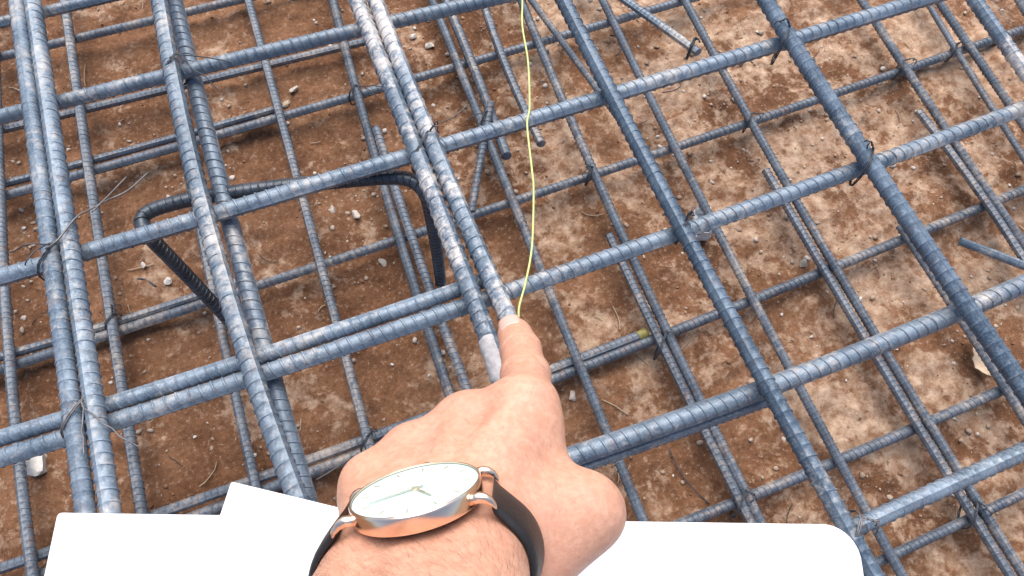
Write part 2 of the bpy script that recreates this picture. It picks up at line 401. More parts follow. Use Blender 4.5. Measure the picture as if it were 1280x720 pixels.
# level, diameter mm, points seen, run-on before, run-on after, roll, material, label, group
BARS = [
 (ZTB, 18.5, [(22,0),(51,237),(84,477),(109,637)], .5, .35, -.1, U, 'left bar of the ribbed steel pair nearest the left edge of the photo, upper mat', G_TB),
 (ZTB, 19.5, [(43,0),(71.5,233),(111.5,473),(141.5,637)], .5, .35, .05, U, 'right bar of the ribbed steel pair nearest the left edge of the photo, upper mat', G_TB),
 (ZTB, 21, [(200,0),(248,240),(313,473),(327,480),(370,623)], .5, .35, -.7, U, 'thick blue-grey bar running above the crosswise bars, second lengthwise line from the left', G_TB),
 (ZU, 20, [(219,0),(273,240),(320,390),(347,480),(379,623)], .5, .35, 1.2, U, 'bar tucked under the crosswise bars just right of the second lengthwise line from the left', G_TB),
 (ZTB, 22.5, [(448,0),(480,100),(520,187),(542,240),(587,353),(622,460)], .5, .07, -.45, MO, 'mortar-splashed left bar of the pair that runs down to the pointing fingertip', G_TB),
 (ZTB, 22.5, [(470,0),(505.5,100),(545.5,187),(566.5,240),(608.5,340),(633.5,393)], .5, .11, -.5, MO, 'mortar-splashed right bar of the pair that runs down to the pointing fingertip', G_TB),
 (ZTB+.001, 21.5, [(705,0),(763,120),(823,233),(853,283),(907,380),(952,473),(1020,590),(1090,717)], .5, .4, .3, STEEL_DARK, 'thick single lengthwise bar right of the green string, passing the right paper corner', G_TB),
 (ZTB+.002, 24, [(958,0),(985,50),(1040,127),(1083,197),(1110,240),(1147,290),(1207,383),(1260,457)], .5, .5, .2, STEEL_DARK, 'thickest dark blue lengthwise bar crossing the right side of the photo', G_TB),
 (ZTB+.002, 20.5, [(1217,0),(1250,43),(1279,88)], .5, .8, .6, MO, 'thick mortar-dusted bar cutting across the top right corner', G_TB),
 (ZTA, 15, [(0,30),(53,13),(125,0)], .4, .5, h_, U, 'short visible crosswise bar across the top left corner, upper mat', G_TA),
 (ZTA, 19, [(0,147),(73,127),(200,97),(320,68),(450,38),(487,28),(610,0)], .4, .6, h_, U, 'second crosswise upper bar from the top left, leaving the photo left of the string', G_TA),
 (ZTA, 21, [(0,347),(53,333),(103,315),(187,293),(253,273),(320,250),(513,195),(640,156),(753,125),(873,85),(960,60),(1093,17),(1155,0)], .4, .6, h_-.3, U, 'long crosswise bar lying over the black bent chair, left edge to top right', G_TA),
 (ZTA+.001, 17.5, [(0,547),(80,522),(137,508),(233,480),(327,440),(453,403),(577,360),(625,345)], .4, 0, h_+.5, U, 'upper bar of the crosswise lap pair, ending just right of the two splashed bars', G_TA),
 (ZTA, 20.5, [(0,574),(80,548),(140,527),(300,480),(337,460),(453,427),(583,383),(640,362),(740,327),(840,295),(960,252),(1070,213),(1193,170),(1280,133)], .4, .5, h_-.2, U, 'lower bar of the crosswise lap pair, carrying on past the fingertip to the right edge', G_TA),
 (ZTA, 21, [(725,568),(760,555),(870,515),(953,490),(1087,433),(1193,393),(1280,355)], .9, .5, h_, U, 'big-ribbed crosswise bar coming out from behind the thumb, upper mat', G_TA),
 (ZU, 14.5, [(733,580),(773,568),(840,545),(950,503)], .5, .028, .4, U, 'thinner bar half hidden below the big-ribbed bar beside the thumb', G_TA),
 (ZTA, 19, [(1073,657),(1193,605),(1280,563)], .9, .5, .0, U, 'crosswise bar with a lengthwise ridge on top beside the right paper corner', G_TA),
 (ZLA, 16, [(0,72),(93,48),(190,25),(300,0)], .5, .6, h_, LO, 'thin lower bar crossing the top left corner below the upper mat', G_LA),
 (ZLA, 15, [(0,164),(73,144),(207,111),(300,91)], .5, .25, .8, LO, 'thin lower bar almost hidden under the second crosswise upper bar', G_LA),
 (ZLA, 16, [(0,246),(83,222),(220,185),(320,157),(453,118),(517,97),(640,62),(773,25),(860,0)], .5, .5, h_, LO, 'long lower crosswise bar passing under the string near the top', G_LA),
 (ZLA+.001, 14, [(0,231),(87,209),(220,172),(267,158),(338,139)], .5, .022, .6, LO, 'short lap bar lying on the far side of a lower crosswise bar, upper left', G_LA),
 (ZLA, 16.5, [(20,453),(67,440),(157,410),(260,382),(320,361),(403,328),(533,290),(593,270),(670,238),(737,220),(820,193),(933,152),(1023,127),(1123,88),(1193,67),(1280,37)], .5, .5, h_, LO, 'lower crosswise bar passing the foot of the black chair towards the top right', G_LA),
 (ZLA+.001, 15, [(20,440),(67,428),(117,412),(160,398),(253,368),(319,345)], .5, 0, .5, LO, 'lap bar ending left of centre just beside the chair leg, lower mat', G_LA),
 (ZLA, 16.5, [(330,611),(453,567),(690,474),(817,428),(900,392),(960,368),(1047,328),(1160,283),(1277,242)], .9, .6, h_, LO, 'lower crosswise bar running behind the index finger to the right edge', G_LA),
 (ZLA+.001, 16.5, [(0,712),(57,692),(190,642),(280,610),(330,597),(377,580),(453,552),(533,523),(683,462),(806,417)], .6, 0, .7, LO, 'lower lap bar with a yellow painted end right of the fingertip', G_LA),
 (ZLA, 16, [(860,652),(947,617),(1037,580),(1140,537),(1247,490),(1280,475)], .9, .5, h_, LO, 'lower crosswise bar coming from behind the right paper, upper of two', G_LA),
 (ZLA, 14.5, [(1097,702),(1210,652),(1280,615)], .9, .5, h_, LO, 'lowest crosswise bar in the bottom right corner', G_LA),
 (ZLB, 15, [(2,270),(5,357),(13,480),(27,580),(40,720)], .8, .3, .3, LO, 'thin lower bar at the very left edge beside the white stone', G_LB),
 (ZLB, 16, [(80,0),(83,18),(97,110),(115,240),(130,340),(152,487),(178,640)], .5, .4, .3, LO, 'thin lower bar just right of the leftmost upper pair', G_LB),
 (ZLB, 14.5, [(195,10),(215,120),(240,230),(252,300),(267,360),(282,450),(312,570),(320,610)], .5, .4, .3, LO, 'thin lower bar half hidden behind the second lengthwise upper bar', G_LB),
 (ZLB, 15, [(312,0),(330,80),(350,143),(377,250),(407,343),(433,443),(460,557)], .5, .5, .7, LO, 'thin lower bar midway between the chair legs, reaching down towards the watch', G_LB),
 (ZLB, 16, [(415,0),(427,43),(447,110),(467,193),(480,240),(507,317),(533,410),(558,478)], .5, .5, .2, LO, 'left bar of the lower lap pair running inside the right chair leg', G_LB),
 (ZLB, 15.5, [(471,160),(483,200),(493,240),(520,307),(537,360),(553,403),(580,478)], 0, .5, 1.0, LO, 'right bar of the lower lap pair inside the chair leg, cut end showing at top', G_LB),
 (ZLB, 16, [(542,0),(573,87),(597,147),(637,240),(670,317),(687,363),(730,473),(760,543),(803,650)], .5, .4, .2, LO, 'long lower bar passing under the string and right of the index finger', G_LB),
 (ZLB+.002, 18, [(557,0),(565,20),(587,73),(610,130),(635,201)], .5, 0, .5, LO, 'thick lower bar ending above the fingertip, left of the string', G_LB),
 (ZLB, 16, [(603,0),(623,57),(638,97),(660,147),(681,188)], .5, 0, .6, LO, 'lower bar with a blunt cut end just right of the string', G_LB),
 (ZLB, 16.5, [(650,0),(673,50),(703,123),(750,233),(773,283),(827,400),(863,480),(887,527),(917,583),(950,650)], .5, .4, .3, LO, 'long lower bar, right one of the pair tied beside the yellow painted end', G_LB),
 (ZLB, 16, [(762,293),(777,330),(807,387),(827,433),(853,480),(880,540),(907,590),(937,650)], 0, .4, .9, LO, 'lower lap bar with a cut end at its top, left of the yellow-marked pair', G_LB),
 (ZLB+.014, 14.5, [(667,3),(703,57),(730,87),(749,112),(775,152)], .5, 0, .2, LO, 'slanting lower bar that slips under the thick single bar right of the string', G_LB),
 (ZLB, 16, [(752,0),(777,47),(810,117),(843,183),(873,239),(907,307),(940,377),(970,430),(997,480),(1043,567),(1083,637),(1127,717)], .5, .5, .3, LO, 'rust-tinted lower bar running under the white spacer to the bottom right', G_LB),
 (ZLB, 16.5, [(857,0),(890,67),(937,147),(959,190),(993,250),(1027,307),(1053,343),(1093,420),(1130,480),(1167,533),(1193,580),(1227,637),(1277,717)], .5, .5, .3, LO, 'right bar of the long lower pair crossing the right half of the photo', G_LB),
 (ZLB, 16, [(956,213),(982,253),(1030,337),(1083,423),(1107,473),(1143,530),(1187,587),(1220,653),(1260,717)], 0, .5, .8, LO, 'left bar of the long lower pair on the right, cut end showing at top', G_LB),
 (ZLB, 17, [(1075,0),(1097,27),(1127,80),(1173,150),(1193,177),(1237,240),(1277,303)], .5, .6, .3, LO, 'right bar of the lower pair behind the thickest dark blue bar', G_LB),
 (ZLB, 16, [(1147,139),(1167,163),(1187,187),(1222,239),(1250,280),(1276,317)], 0, .6, .9, LO, 'lower lap bar starting just above a dusty crosswise bar at the right', G_LB),
 (ZLB, 16, [(1140,305),(1164,342),(1190,383),(1207,407),(1250,473),(1280,524)], .035, .5, .2, LO, 'lower bar peeping out along the left side of the thickest dark blue bar', G_LB),
 (ZLB, 12, [(1160,2),(1190,60),(1243,137),(1254,153),(1278,198)], .5, .6, .1, LO, 'thinnest lower bar near the top right corner, left of a thicker one', G_LB),
 (ZLB, 16.5, [(1174,2),(1207,53),(1260,127),(1280,157)], .5, .6, .4, LO, 'lower bar near the top right corner, just right of the thinnest one', G_LB),
 (ZLB, 16, [(1270,-6),(1282,14)], .5, .6, .4, LO, 'bar tip showing in the extreme top right corner', G_LB),
 (ZLB+.012, 18, [(778,-2),(827,31),(860,58),(881,71)], .5, 0, .9, U, 'short slanting offcut at the top with a wire knot near its end', G_LO),
 (ZLB+.004, 15, [(1199,301),(1240,317),(1280,332)], 0, .4, .1, U, 'slanting offcut near the right edge above the dry leaf', G_LO),
]
bar_objs = []
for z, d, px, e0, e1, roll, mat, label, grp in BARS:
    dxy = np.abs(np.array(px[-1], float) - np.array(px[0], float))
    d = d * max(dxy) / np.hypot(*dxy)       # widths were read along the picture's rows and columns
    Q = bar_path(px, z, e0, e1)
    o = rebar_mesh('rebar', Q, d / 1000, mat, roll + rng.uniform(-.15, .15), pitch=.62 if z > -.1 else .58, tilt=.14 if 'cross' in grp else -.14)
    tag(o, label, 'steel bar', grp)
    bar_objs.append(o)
def bar_by(txt):
    return next(o for o in bar_objs if txt in o['label'])

# a tied scrap of bar standing across the two lower bars left of the string
Q = np.array([on_plane(614, 127, ZLB + .022), on_plane(603, 185, ZLB + .006), on_plane(588, 272, ZLB - .012)])
o = rebar_mesh('rebar', smooth_curve(Q), .0135, LO, .3)
tag(o, 'short dark stub wired across the lower bars between the splashed pair and the string', 'steel bar', G_LO)

# yellow paint and mortar on bars
def sleeve(name, parent, Q, r, mat, lumpy=0.0, a0=0, a1=2 * math.pi):
    s, p = dense_path(Q, .0025); T, N, B = frames(p)
    full = abs(a1 - a0 - 2 * math.pi) < 1e-6
    seg = 18
    th = np.linspace(a0, a1, seg, endpoint=not full)
    rr = r + lumpy * (vnoise(s[:, None] * 260 + th[None] * 0, th[None] * 3 + s[:, None] * 90, 5) - .35)
    edge = np.minimum(s, s[-1] - s) / .006
    rr = np.minimum(rr, r - .0022 + .004 * np.clip(edge[:, None] + vnoise(th[None] * 2.2 + s[:, None] * 0, s[:, None] * 0 + 3.3, 9) - .4, 0, 1)) if lumpy else rr
    V = p[:, None] + (N[:, None] * np.cos(th)[None, :, None] + B[:, None] * np.sin(th)[None, :, None]) * rr[..., None]
    m = len(p); idx = np.arange(m * seg).reshape(m, seg)
    nxt = np.roll(idx, -1, 1) if full else None
    if full: f = np.stack([idx[:-1], nxt[:-1], nxt[1:], idx[1:]], -1).reshape(-1, 4)
    else: f = np.stack([idx[:-1, :-1], idx[:-1, 1:], idx[1:, 1:], idx[1:, :-1]], -1).reshape(-1, 4)
    return mesh_obj(name, V.reshape(-1, 3), [tuple(x) for x in f.tolist()] + ([tuple(idx[0][::-1].tolist()), tuple(idx[-1].tolist())] if full else []), mat, parent)
b = bar_by('yellow painted end right'); 
sleeve('paint_mark', b, bar_path([(797,421),(808,416.3)], ZLA + .001, 0, .0008), .0080, YELLOW_PAINT)
b = bar_by('mortar-splashed left bar')
sleeve('mortar_crust', b, bar_path([(610,420),(615,438),(625,466)], ZTB, 0, .01), .0116, MORTAR, .0022, -.4, 2.6)

# ------------------------------------------------------------------ bent bar chair that carries the upper mat
zc = ZU - .002
pt = [on_plane(304, 421, -.300), on_plane(292, 407, -.27), on_plane(240, 351, -.16), on_plane(190, 299, -.055),
      on_plane(179, 284, -.036), on_plane(179, 270, zc), on_plane(200, 259, zc), on_plane(250, 247, zc), on_plane(350, 233, zc),
      on_plane(430, 226, zc), on_plane(480, 222, zc), on_plane(510, 224, zc), on_plane(528, 236, -.038), on_plane(536, 255, -.06),
      on_plane(545, 305, -.17), on_plane(550, 345, -.27), on_plane(552, 361, -.300)]
chair = rebar_mesh('bar_chair', smooth_curve(pt, 10), .0165, STEEL_BLACK, .2, pitch=.55, hgt=.095)
tag(chair, 'black bent steel chair standing under the upper mat with two slanting legs', 'bar chair')

# ------------------------------------------------------------------ tie wires
def tie(u, v, z_top, r_up, r_low, label, mat=WIRE, tails=2, tail_len=.03, tdir=None, diag=1, wrap_w=1.0, r=.0008, zc_=0.0):
    c = on_plane(u, v, z_top)
    e = np.array([1, diag, 0]) / 2 ** .5; pz = np.array([0, 0, 1.])
    ru = r_up + r; rl = r_low + r
    hw_ = (r_up + .003) * wrap_w
    loop = [c + e * 0 + pz * ru, c + e * hw_ * .75 + pz * ru * .75, c + e * hw_ * 1.2 - pz * r_up * .4,
            c + e * hw_ * 1.1 - pz * (r_up + r_low * 1.2), c + e * hw_ * .4 - pz * (r_up + 2 * r_low + r),
            c - e * hw_ * .4 - pz * (r_up + 2 * r_low + r), c - e * hw_ * 1.1 - pz * (r_up + r_low * 1.2),
            c - e * hw_ * 1.2 - pz * r_up * .4, c - e * hw_ * .75 + pz * ru * .75, c + pz * ru]
    L1 = smooth_curve(loop, 8)
    off = np.array([-diag * e[1], e[0], 0]) * r * 2.1
    parts = [L1, L1 + off + rng.normal(0, .0003, L1.shape)]
    k = c + e * hw_ * .75 + pz * ru * .85
    td = np.array(tdir if tdir is not None else (rng.uniform(-1, 1), rng.uniform(-1, 1), .7)); td = td / np.linalg.norm(td)
    n1 = np.cross(td, pz); n1 /= np.linalg.norm(n1); n2 = np.cross(td, n1)
    for j in range(tails):                # twisted knot, then the two free ends
        tt = np.linspace(0, 1, 26); a = tt * 9 + j * math.pi
        tw = k + td * (tt[:, None] * .012) + (n1 * np.cos(a)[:, None] + n2 * np.sin(a)[:, None]) * r * 1.1
        dd = td + n1 * (1 if j else -1) * rng.uniform(.2, .5) + n2 * rng.uniform(-.4, .4)
        ext = tw[-1] + np.cumsum(np.vstack([dd * tail_len / 6 + rng.normal(0, .0012, 3) - pz * .0009 * i for i in range(6)]), 0)
        parts.append(smooth_curve(np.vstack([tw[::5], ext]), 5))
    V, Fc, base = [], [], 0
    for P in parts:
        s, p = dense_path(P, .0025); T, N, B = frames(p)
        th = np.linspace(0, 2 * math.pi, 6, endpoint=False)
        vv = (p[:, None] + (N[:, None] * np.cos(th)[None, :, None] + B[:, None] * np.sin(th)[None, :, None]) * r).reshape(-1, 3)
        m = len(p); idx = np.arange(m * 6).reshape(m, 6) + base
        f = np.stack([idx[:-1], np.roll(idx[:-1], -1, 1), np.roll(idx[1:], -1, 1), idx[1:]], -1).reshape(-1, 4)
        Fc += [tuple(x) for x in f.tolist()]; V.append(vv); base += m * 6
    o = mesh_obj('tie_wire', np.vstack(V), Fc, mat)
    tag(o, label, 'tie wire', 'wire ties at bar crossings')
    return o
up = (.0105, .0105)
tie(219, 81, ZTB, *up, 'wire tie with splayed tails on the second lengthwise bar, top left', tail_len=.05, tdir=(.6, -.75, .25))
tie(66, 322, ZTB, *up, 'wire tie round the leftmost pair where the chair-carrying bar crosses', tail_len=.03, tdir=(-.5, -.2, .4), wrap_w=1.45)
tie(97, 520, ZTB, *up, 'wire tie with a hanging tail on the leftmost pair near the white stone', WIRE_GREY, tail_len=.055, tdir=(.25, -.9, .25), wrap_w=1.45)
tie(530, 183, ZTB, *up, 'wire tie round the splashed pair above the fingertip', tail_len=.007, wrap_w=1.7)
tie(857, 281, ZTB, *up, 'wire tie next to the white spacer on the single thick bar', tail_len=.009)
tie(1083, 204, ZTB, .0125, .0105, 'wire tie on the thickest dark blue bar at the long crosswise bar', tail_len=.007)
tie(980, 51, ZTB, .0125, .0105, 'wire tie on the thickest dark blue bar near the top edge', tail_len=.007)
tie(1068, 660, ZTB, .011, .0105, 'coiled wire tie beside the right paper corner', WIRE_GREY, tail_len=.007)
tie(607, 148, ZLB + .014, .010, .010, 'wire tie binding the short dark stub left of the string', tail_len=.03)
tie(828, 428, ZLB, .010, .009, 'wire tie on the lower pair beside the yellow painted end', tail_len=.007, wrap_w=1.6)
tie(866, 57, ZLB + .012, .010, .008, 'black wire knot near the end of the slanting offcut at the top', tail_len=.018, r=.0013)
tie(1193, 62, ZLB, .008, .009, 'wire tie on the thinnest lower bar, top right', tail_len=.007)
tie(1126, 84, ZLB, .009, .009, 'wire tie on the lower bar between the two thick lengthwise bars at top right', tail_len=.007)
tie(1216, 640, ZLB, .009, .009, 'wire tie on the lower pair in the bottom right corner', tail_len=.009, wrap_w=1.6)
tie(140, 402, ZLB, .009, .009, 'wire tie on the thin lower bar right of the leftmost pair', tail_len=.007)
tie(442, 115, ZLB, .009, .009, 'wire tie on the lower bar left of the splashed pair, near the top', tail_len=.04, tdir=(.8, -.6, .1))
tie(926, 626, ZLB, .009, .009, 'wire tie on the lower pair just above the right paper', tail_len=.007, wrap_w=1.6)
tie(738, 217, ZLB, .009, .009, 'wire tie on the lower bar between the string and the thick single bar', tail_len=.018)
tie(937, 150, ZLB, .009, .009, 'wire tie on the lower bar below the slanting offcut', tail_len=.007)
tie(458, 553, ZLB, .009, .009, 'wire tie on the lower bar just above the wrist', tail_len=.009)

def loose(name, px, z, r, mat, label, cat, wob=.0):
    P = np.array([on_plane(u, v, zz) for (u, v), zz in zip(px, z if isinstance(z, (list, tuple)) else [z] * len(px))])
    o = tube(name, smooth_curve(P, 8), r, mat, seg=6)
    return tag(o, label, cat)
loose('wire_strand', [(57,311),(72,300),(95,272),(112,262),(135,250),(160,238),(185,216)], [.024, .026, .016, .004, -.01, -.02, -.035], .0011, WIRE_GREY, 'long grey wire strand trailing from the leftmost pair to the upper right', 'wire')
loose('wire_strand', [(115,265),(128,252),(140,240),(158,221)], [.006, .0, -.01, -.02], .0009, WIRE_GREY, 'shorter grey wire strand beside the long one, left of the chair', 'wire')
zs = SOIL + .006
loose('wire_strand', [(155,360),(168,350),(180,349),(195,358)], zs, .0016, WIRE, 'dark curved wire lying on the soil inside the left part of the chair', 'wire')
loose('wire_strand', [(540,157),(565,147),(585,131)], [-.22, -.25, -.27], .0010, WIRE_GREY, 'thin pale wire between the splashed pair and the thick lower bar', 'wire')
loose('wire_strand', [(770,70),(778,58),(774,46),(762,44)], zs, .0014, WIRE, 'dark hooked wire on the soil right of the string near the top', 'wire')
loose('wire_strand', [(828,116),(845,112),(851,105),(840,100)], zs + .01, .0011, WIRE, 'small wire curl on the soil below the slanting offcut', 'wire')
loose('wire_strand', [(836,560),(850,590),(868,612),(887,630)], zs, .0009, WIRE, 'fine dark strand standing for a crack in the soil right of the thumb', 'wire')  # thin dark tube that stands in for a dark crack in the soil
loose('wire_strand', [(395,600),(420,585),(436,574)], [-.29, -.285, -.28], .0010, WIRE_GREY, 'pale wire end beside the wrist under the lower bars', 'wire')

# ------------------------------------------------------------------ setting-out string
sp = [(650,-90),(652,-40),(653,0),(653,33),(660,77),(662,133),(659,157),(665,213),(667,240),(665,307),(657,353),(649,383),(648.5,400),(650,420)]
STR = NT('fluorescent_string')
stn = STR.noise(500, 3, .6)
m_str = STR.set(Base_Color=STR.mix(stn, (.40, .50, .10), (.70, .74, .34)), Roughness=.5)
P = np.array([on_plane(u, v, .0025) for u, v in sp])
P = np.vstack([P[0] + (P[0] - P[2]) * 2.5, P])
tag(tube('string', smooth_curve(P, 10), .0012, m_str, seg=8), 'bright yellow-green setting-out string stretched over the upper mat to the fingertip', 'string')

# ------------------------------------------------------------------ stones, leaf, spacer
def stone(name, u, v, size, col, label, cat='stone', flat=.75, seed=0, z=None):
    r2 = np.random.default_rng(seed)
    import bmesh
    bm = bmesh.new(); bmesh.ops.create_icosphere(bm, subdivisions=3, radius=1)
    planes = [(lambda n: n / np.linalg.norm(n))(r2.normal(size=3)) for _ in range(13)]
    for vv in bm.verts:
        p = np.array(vv.co)
        for n in planes:
            dd = p @ n
            if dd > .58: p = p - n * (dd - .58)
        p = p * np.array(size)
        p *= 1 + .22 * (vnoise(p[0:1] * 220, p[1:2] * 220 + p[2:3] * 170, seed)[0] - .5)
        vv.co = p
    me = bpy.data.meshes.new(name); bm.to_mesh(me); bm.free()
    o = bpy.data.objects.new(name, me); C.objects.link(o)
    me.polygons.foreach_set('use_smooth', np.ones(len(me.polygons), bool)); me.set_sharp_from_angle(angle=math.radians(22))
    me.materials.append(simple(name + '_stone', col, .85, 0, .18, 120, .0015))
    if name == 'pale_stone': o.scale = (.78, .78, .78)
    p = on_plane(u, v, SOIL)
    o.location = (p[0], p[1], float(soil_z(p[0], p[1])) + size[2] * .5 if z is None else z)
    o.rotation_euler = (r2.uniform(-.3, .3), r2.uniform(-.3, .3), r2.uniform(0, 6))
    return tag(o, label, cat)
stone('white_stone', 51, 580, (.030, .024, .020), (.62, .59, .54), 'white angular stone on the soil beside the bars at lower left', seed=3)
stone('pale_stone', 478, 328, (.011, .009, .007), (.58, .50, .42), 'pale chip of stone on the soil inside the right chair leg', seed=4)
stone('pale_stone', 416, 262, (.014, .008, .007), (.48, .42, .36), 'flat grey chip near the middle of the chair, left of two', seed=5)
stone('pale_stone', 445, 268, (.016, .010, .008), (.52, .46, .40), 'rough pale chip near the middle of the chair, right of two', seed=6)
stone('pale_stone', 518, 48, (.010, .009, .007), (.60, .55, .48), 'white chip on the soil near the top, just right of the splashed pair', seed=7)
stone('pale_stone', 537, 62, (.010, .015, .007), (.60, .55, .48), 'upright white chip on the soil left of the thick lower bar', seed=8)
stone('pale_stone', 370, 118, (.012, .009, .007), (.45, .40, .33), 'grey-green chip on the soil between two thin lower bars at top', seed=9)
stone('pale_stone', 360, 133, (.013, .010, .007), (.50, .40, .28), 'tan chip beside a lower bar crossing, top left of centre', seed=10)
stone('pale_stone', 182, 333, (.011, .006, .006), (.66, .62, .56), 'tiny white chip left of the slanting black chair leg', seed=12)
stone('pale_stone', 212, 352, (.010, .010, .006), (.66, .62, .56), 'white chip just below the slanting black chair leg', seed=13)
stone('pale_stone', 715, 496, (.012, .009, .006), (.50, .42, .36), 'pale chip right of the index finger base', seed=14)
stone('pale_stone', 1003, 330, (.014, .011, .008), (.44, .38, .31), 'grey lump of mortar beside the long lower pair on the right', seed=15)

# white plastic spacer under the crossing right of centre
def box_mesh(name, c, ax, ay, az, sx, sy, sz, mat, parent=None, bev=.0015):
    import bmesh
    bm = bmesh.new(); bmesh.ops.create_cube(bm, size=1)
    for v in bm.verts: v.co = (v.co.x * sx, v.co.y * sy, v.co.z * sz)
    bmesh.ops.bevel(bm, geom=bm.edges[:], offset=bev, segments=2, affect='EDGES')
    Mx = np.stack([ax, ay, az], 1)
    for v in bm.verts: v.co = Vector(Mx @ np.array(v.co) + c)
    me = bpy.data.meshes.new(name); bm.to_mesh(me); bm.free()
    o = bpy.data.objects.new(name, me); C.objects.link(o); me.materials.append(mat)
    if parent: adopt(o, parent)
    return o
MSP = simple('white_plastic', (.66, .67, .66), .5, 0, .12, 90)
sx_ = on_plane(878, 279, ZLA - .012)
sp_root = empty('bar_spacer', 'white spacer block under the bar crossing right of centre', 'spacer', (sx_[0], sx_[1], SOIL))
ang = math.radians(68)
ax = np.array([math.cos(ang), math.sin(ang), 0]); ay = np.array([-ax[1], ax[0], 0]); az = np.array([0, 0, 1.])
box_mesh('base', sx_ + np.array([0, 0, -.006]), ax, ay, az, .052, .024, .014, MSP, sp_root)
for s_ in (-1, 1):
    box_mesh('lug', sx_ + ax * .020 * s_ + np.array([0, 0, .008]), ax, ay, az, .009, .023, .016, MSP, sp_root)

# dry leaf
LEAF = NT('dry_leaf_tan')
m_leaf = LEAF.set(Base_Color=LEAF.mix(LEAF.noise(140, 5, .7), (.36, .25, .16), (.74, .63, .50)), Roughness=.8)
lc = on_plane(1224, 449, SOIL + .012)
V, Fc = [], []
la = (on_plane(1233, 472, SOIL) - on_plane(1213, 430, SOIL)); Ll = np.linalg.norm(la); la /= Ll; lb = np.array([-la[1], la[0], 0])
nl, nw = 14, 7
for i in range(nl):
    tt = i / (nl - 1); wd = .015 * math.sin(math.pi * min(1, tt * .93 + .05)) ** .7 * (1 + .12 * math.sin(i * 2.3))
    for j in range(nw):
        ss = (j / (nw - 1) - .5) * 2
        V.append(lc + la * (tt - .5) * Ll * 1.1 + lb * ss * wd + np.array([0, 0, .010 * ss * ss + .006 * math.sin(tt * 7) + .002 * ss]))
for i in range(nl - 1):
    for j in range(nw - 1):
        a = i * nw + j; Fc.append((a, a + 1, a + nw + 1, a + nw))
leaf = mesh_obj('dry_leaf', V, Fc, m_leaf)
md = leaf.modifiers.new('thickness', 'SOLIDIFY'); md.thickness = .0006
tag(leaf, 'curled pale dry leaf on the soil beside the thickest bar at right', 'leaf')

# ------------------------------------------------------------------ paper held under the hand
PAP = NT('white_paper')
m_pap = PAP.set(Base_Color=PAP.mix(PAP.noise(40, 3, .5), (.80, .80, .81), (.86, .86, .87)), Roughness=.7)
def sheet(label, TL, xdir, ydir, wdt, hgt, rad, curl, z_off=0.0):
    # paper with rounded, slightly lifted corners, in the hand frame (mm)
    xdir = xdir / np.linalg.norm(xdir); ydir = ydir - xdir * (ydir @ xdir); ydir /= np.linalg.norm(ydir)
    nrm = np.cross(xdir, ydir)
    nu, nv = 60, 40
    u = np.linspace(0, 1, nu); v = np.linspace(0, 1, nv) ** 2.6
    V = []
    for j in range(nv):
        y = v[j] * hgt
        il = rad[0] - math.sqrt(max(0, rad[0] ** 2 - (rad[0] - y) ** 2)) if y < rad[0] else 0
        ir = rad[1] - math.sqrt(max(0, rad[1] ** 2 - (rad[1] - y) ** 2)) if y < rad[1] else 0
        for i in range(nu):
            x = il + u[i] * (wdt - il - ir)
            zz = curl * (math.cos((x / wdt - .5) * math.pi) - .6) + 1.0 * math.sin(x * .03 + y * .02)
            V.append(TL + xdir * x + ydir * y + nrm * zz)
    idx = np.arange(nu * nv).reshape(nv, nu)
    f = np.stack([idx[:-1, :-1], idx[:-1, 1:], idx[1:, 1:], idx[1:, :-1]], -1).reshape(-1, 4)
    o = mesh_obj('paper_sheet', hw(np.array(V)), f, m_pap)
    md = o.modifiers.new('thickness', 'SOLIDIFY'); md.thickness = .0005
    return tag(o, label, 'paper')
TL = hand_pt(76, 641, 306); TR = hand_pt(1066, 656, 306)
sheet('large white paper sheet held under the hand along the bottom edge', TL, TR - TL, np.array([0, .94, -.33]), np.linalg.norm(TR - TL), 240, (2, 15), 3.0)
c0 = hand_pt(290, 602, 312)
sheet('second white sheet whose corner sticks up left of the wrist', c0, hand_pt(420, 634, 312) - c0, hand_pt(258, 650, 307) - c0, 110, 90, (1, 2), 1.0)

# ------------------------------------------------------------------ hand: a signed distance field turned into one skin
wv = np.array([.98, -.19, -.03]); wv /= np.linalg.norm(wv)      # across the wrist, to the thumb side
nv_ = np.array([-.185, -.97, -.10]); nv_ /= np.linalg.norm(nv_)  # out of the back of the wrist
av = np.cross(wv, nv_); av = av if av[2] > 0 else -av            # along the arm towards the hand
I0 = hand_pt(661, 510, 264); I1 = hand_pt(657, 471, 298); I2 = hand_pt(651, 438, 319); I3 = hand_pt(643.5, 419, 335)
M0 = hand_pt(588, 532, 267); R0 = hand_pt(523, 566, 263); P0 = hand_pt(459, 604, 252)
T0 = np.array([0., 97, 226]); T1 = hand_pt(736, 640, 242); T2 = np.array([20., 92, 270]); T3 = np.array([4., 95, 290])
prims = []
def cone(a, b, ra, rb, k): prims.append((np.asarray(a, float), np.asarray(b, float), ra, rb, k))
# forearm and wrist
Wc = hand_pt(519, 609, 208) - nv_ * 24.3
E = Wc - av * 200 + np.array([-8, 30, 0])
for s_, r0, r1 in ((-17, 16.5, 25), (14, 16.5, 26), (0, 17, 30)):
    cone(Wc + wv * s_, E + wv * s_ * 1.3, r0, r1, 5)
cone(Wc + wv * -14 + nv_ * 1, Wc + wv * -14 + av * 8 + nv_ * 2, 16.5, 16, 6)
# back of the hand
for s_, q_, rq in ((9, I0, 11.6), (-1, M0, 11.4), (-10, R0, 10.6), (-17, P0, 9.6)):
    cone(Wc + wv * s_ + av * 8 + nv_ * 3, q_, 14, rq, 7)
cone(I0 + [0, 6, -4], M0 + [0, 6, -4], 10, 10, 6); cone(M0 + [0, 6, -4], R0 + [0, 6, -4], 10, 9.5, 6); cone(R0 + [0, 6, -4], P0 + [0, 5, -4], 9.5, 8.5, 6)
